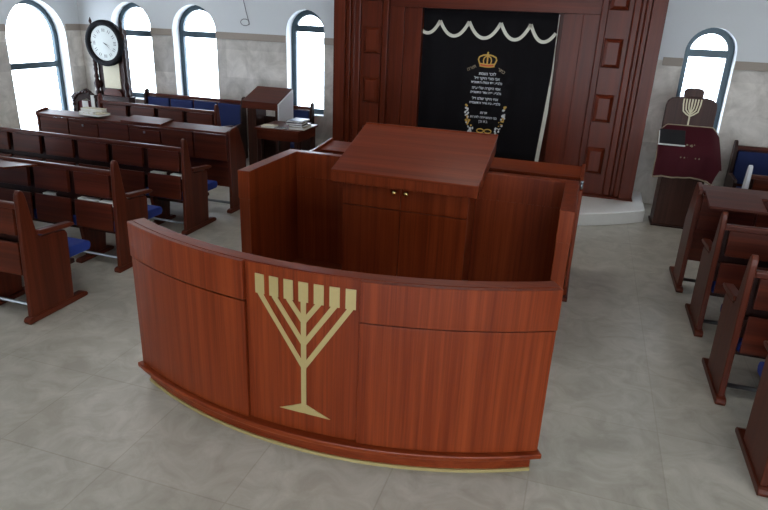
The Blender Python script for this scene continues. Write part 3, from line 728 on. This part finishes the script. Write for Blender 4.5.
for i in (1, 2, 3):
    for s in (-1, 1):
        R_ = .036*i; pts = [(mx_+s*R_, 1.705), (mx_+s*R_*1.0, 1.64), (mx_+s*R_*.85, 1.60-.02*i), (mx_+s*R_*.45, 1.57-.022*i), (mx_, 1.55-.025*i)]
        rib(b, pts, .017, yy_)
rib(b, [(mx_, 1.705), (mx_, 1.31)], .02, yy_); prism(b, [(mx_-.07, 1.275), (mx_+.07, 1.275), (mx_+.03, 1.305), (mx_, 1.325), (mx_-.03, 1.305)], 'Y', yy_, yy_+.008)
bobj('menorah', b, flat('pale_gold', (.55, .48, .32), .4, .2), bb, label='pale gold menorah on the back board')
# cloth: slope, then hanging front
path = [(9.495, 1.335), (9.46, 1.325), (9.30, 1.195), (9.12, 1.045), (9.10, 1.00), (9.09, .90), (9.075, .80), (9.06, .745)]
b = bm_(); rows = []; nxx = 30
for j, (y, z) in enumerate(path):
    t = j/(len(path)-1); xa = 1.025-.02*min(1, t*1.4); xb = 1.76+.075*math.sin(min(1, t*1.25)*PI*.62)-.09*max(0, t-.6)/.4; row = []
    for i in range(nxx+1):
        u = i/nxx; x = xa+(xb-xa)*u
        side = max(0, (LX0-.0-x), (x-LX1-.02))
        wob = .030*math.sin(u*19+1)*max(0, t-.35) + .018*math.sin(u*9)*t
        dz = -side*1.1*(1 if j < 5 else .4) - (.02*math.sin(u*7) if j == len(path)-1 else 0) - (.05*u if j == len(path)-1 else 0)
        row.append(b.verts.new((x, y-abs(wob)-.004, z+dz+.012)))
    rows.append(row)
for r0, r1 in zip(rows, rows[1:]):
    for i in range(nxx): b.faces.new((r0[i], r0[i+1], r1[i+1], r1[i]))
edge = [v.co.copy() for v in rows[-1]]; tope = [v.co.copy() for v in rows[0]]; le = [r[0].co.copy() for r in rows]; re_ = [r[-1].co.copy() for r in rows]
bmesh.ops.solidify(b, geom=b.faces[:], thickness=.006)
cl = thing('lectern_cloth', 'maroon velvet cloth with gold fringe draped over the far right lectern', 'cloth', (1.36, 9.3, 1.0))
bobj('fabric', b, MAROON, cl, smooth=True)
b = bm_(); tube(b, [p+Vector((0, -.006, -.012)) for p in edge], .011, 6); tube(b, [p+Vector((0, -.004, .004)) for p in tope], .008, 6)
tube(b, [p+Vector((-.004, -.004, 0)) for p in le], .006, 6)
bobj('fringe', b, GREYT, cl, label='gold fringe along the hem')
b = bm_(); rnd = random.Random(5)
for i in range(6): ball(b, (1.31+.045*i, 9.082, .985), .011, 1, (1, .3, 1.2))
for i in range(9): ball(b, (1.42+rnd.uniform(-.05, .05), 9.20+rnd.uniform(-.03, .03), 1.132+rnd.uniform(-.004, .004)), .014, 1)
bobj('embroidery', b, GREYT, cl, label='small gold embroidered marks')
ob = thing('open_book', 'open black folder lying on the maroon lectern cloth', 'book', (1.18, 9.27, 1.205))
ob.rotation_euler = (math.radians(39.5), 0, 0)
b = bm_(); box(b, -.16, .16, -.13, .13, 0, .018); obj('cover', b, BLACK, ob, bevel=.003)
b = bm_(); box(b, -.165, .165, -.142, -.131, 0, .02); box(b, -.172, -.161, -.14, .10, 0, .02); obj('page_edge', b, PAPER, ob)

# ------------------------------------------------------------------ cable hanging on the back wall
b = bm_(); pts = [(-5.94, YW-.012, 3.1), (-5.90, YW-.012, 2.9), (-5.86, YW-.012, 2.73), (-5.82, YW-.012, 2.56), (-5.775, YW-.012, 2.40), (-5.76, YW-.014, 2.335)]
for t in range(0, 13):
    a = -.3-t*2*PI/12; pts.append((-5.84+.085*math.cos(a), YW-.016-.0008*t, 2.37+.055*math.sin(a)))
tube(b, pts, .006, 8); tag(obj('wall_cable', b, CABLEM, smooth=True), 'thin black cable ending in a loop, hanging on the white wall between windows', 'cable')

# ------------------------------------------------------------------ camera (height 2.6 m, looking down and to the left)
cd = bpy.data.cameras.new('camera'); cam = bpy.data.objects.new('camera', cd); COL.objects.link(cam)
cd.sensor_fit = 'HORIZONTAL'; cd.sensor_width = 36; cd.lens = 624.35/768*36; cd.clip_end = 200
R3 = ((0.95105017, 0.3062421, 0.04146501), (0.14707627, -0.33052427, -0.93226728), (-0.2717943, 0.89273147, -0.35938611))
r_, d_, f_ = [Vector(v) for v in R3]
cam.matrix_world = Matrix.Translation((0, 0, 2.6)) @ Matrix(((r_.x, -d_.x, -f_.x), (r_.y, -d_.y, -f_.y), (r_.z, -d_.z, -f_.z))).to_4x4()
S.camera = cam

# ------------------------------------------------------------------ light: overcast daylight
w = bpy.data.worlds.new('overcast'); S.world = w; w.use_nodes = True
bg = w.node_tree.nodes['Background']; bg.inputs[0].default_value = (.84, .92, 1, 1); bg.inputs[1].default_value = 9
# unseen overhead fill lights, added to brighten tops and floor
for i, (x, y) in enumerate(((-7, 3), (-7, 8), (-2.8, 1.5), (-1.4, 7.2), (2.2, 3), (4.2, 7.5))):
    ld = bpy.data.lights.new('overhead_fill', 'AREA'); ld.shape = 'DISK'; ld.size = 1.3; ld.energy = 26; ld.color = (1, .96, .90)
    lo = bpy.data.objects.new('overhead_fill', ld); COL.objects.link(lo); lo.location = (x, y, HC-.06)
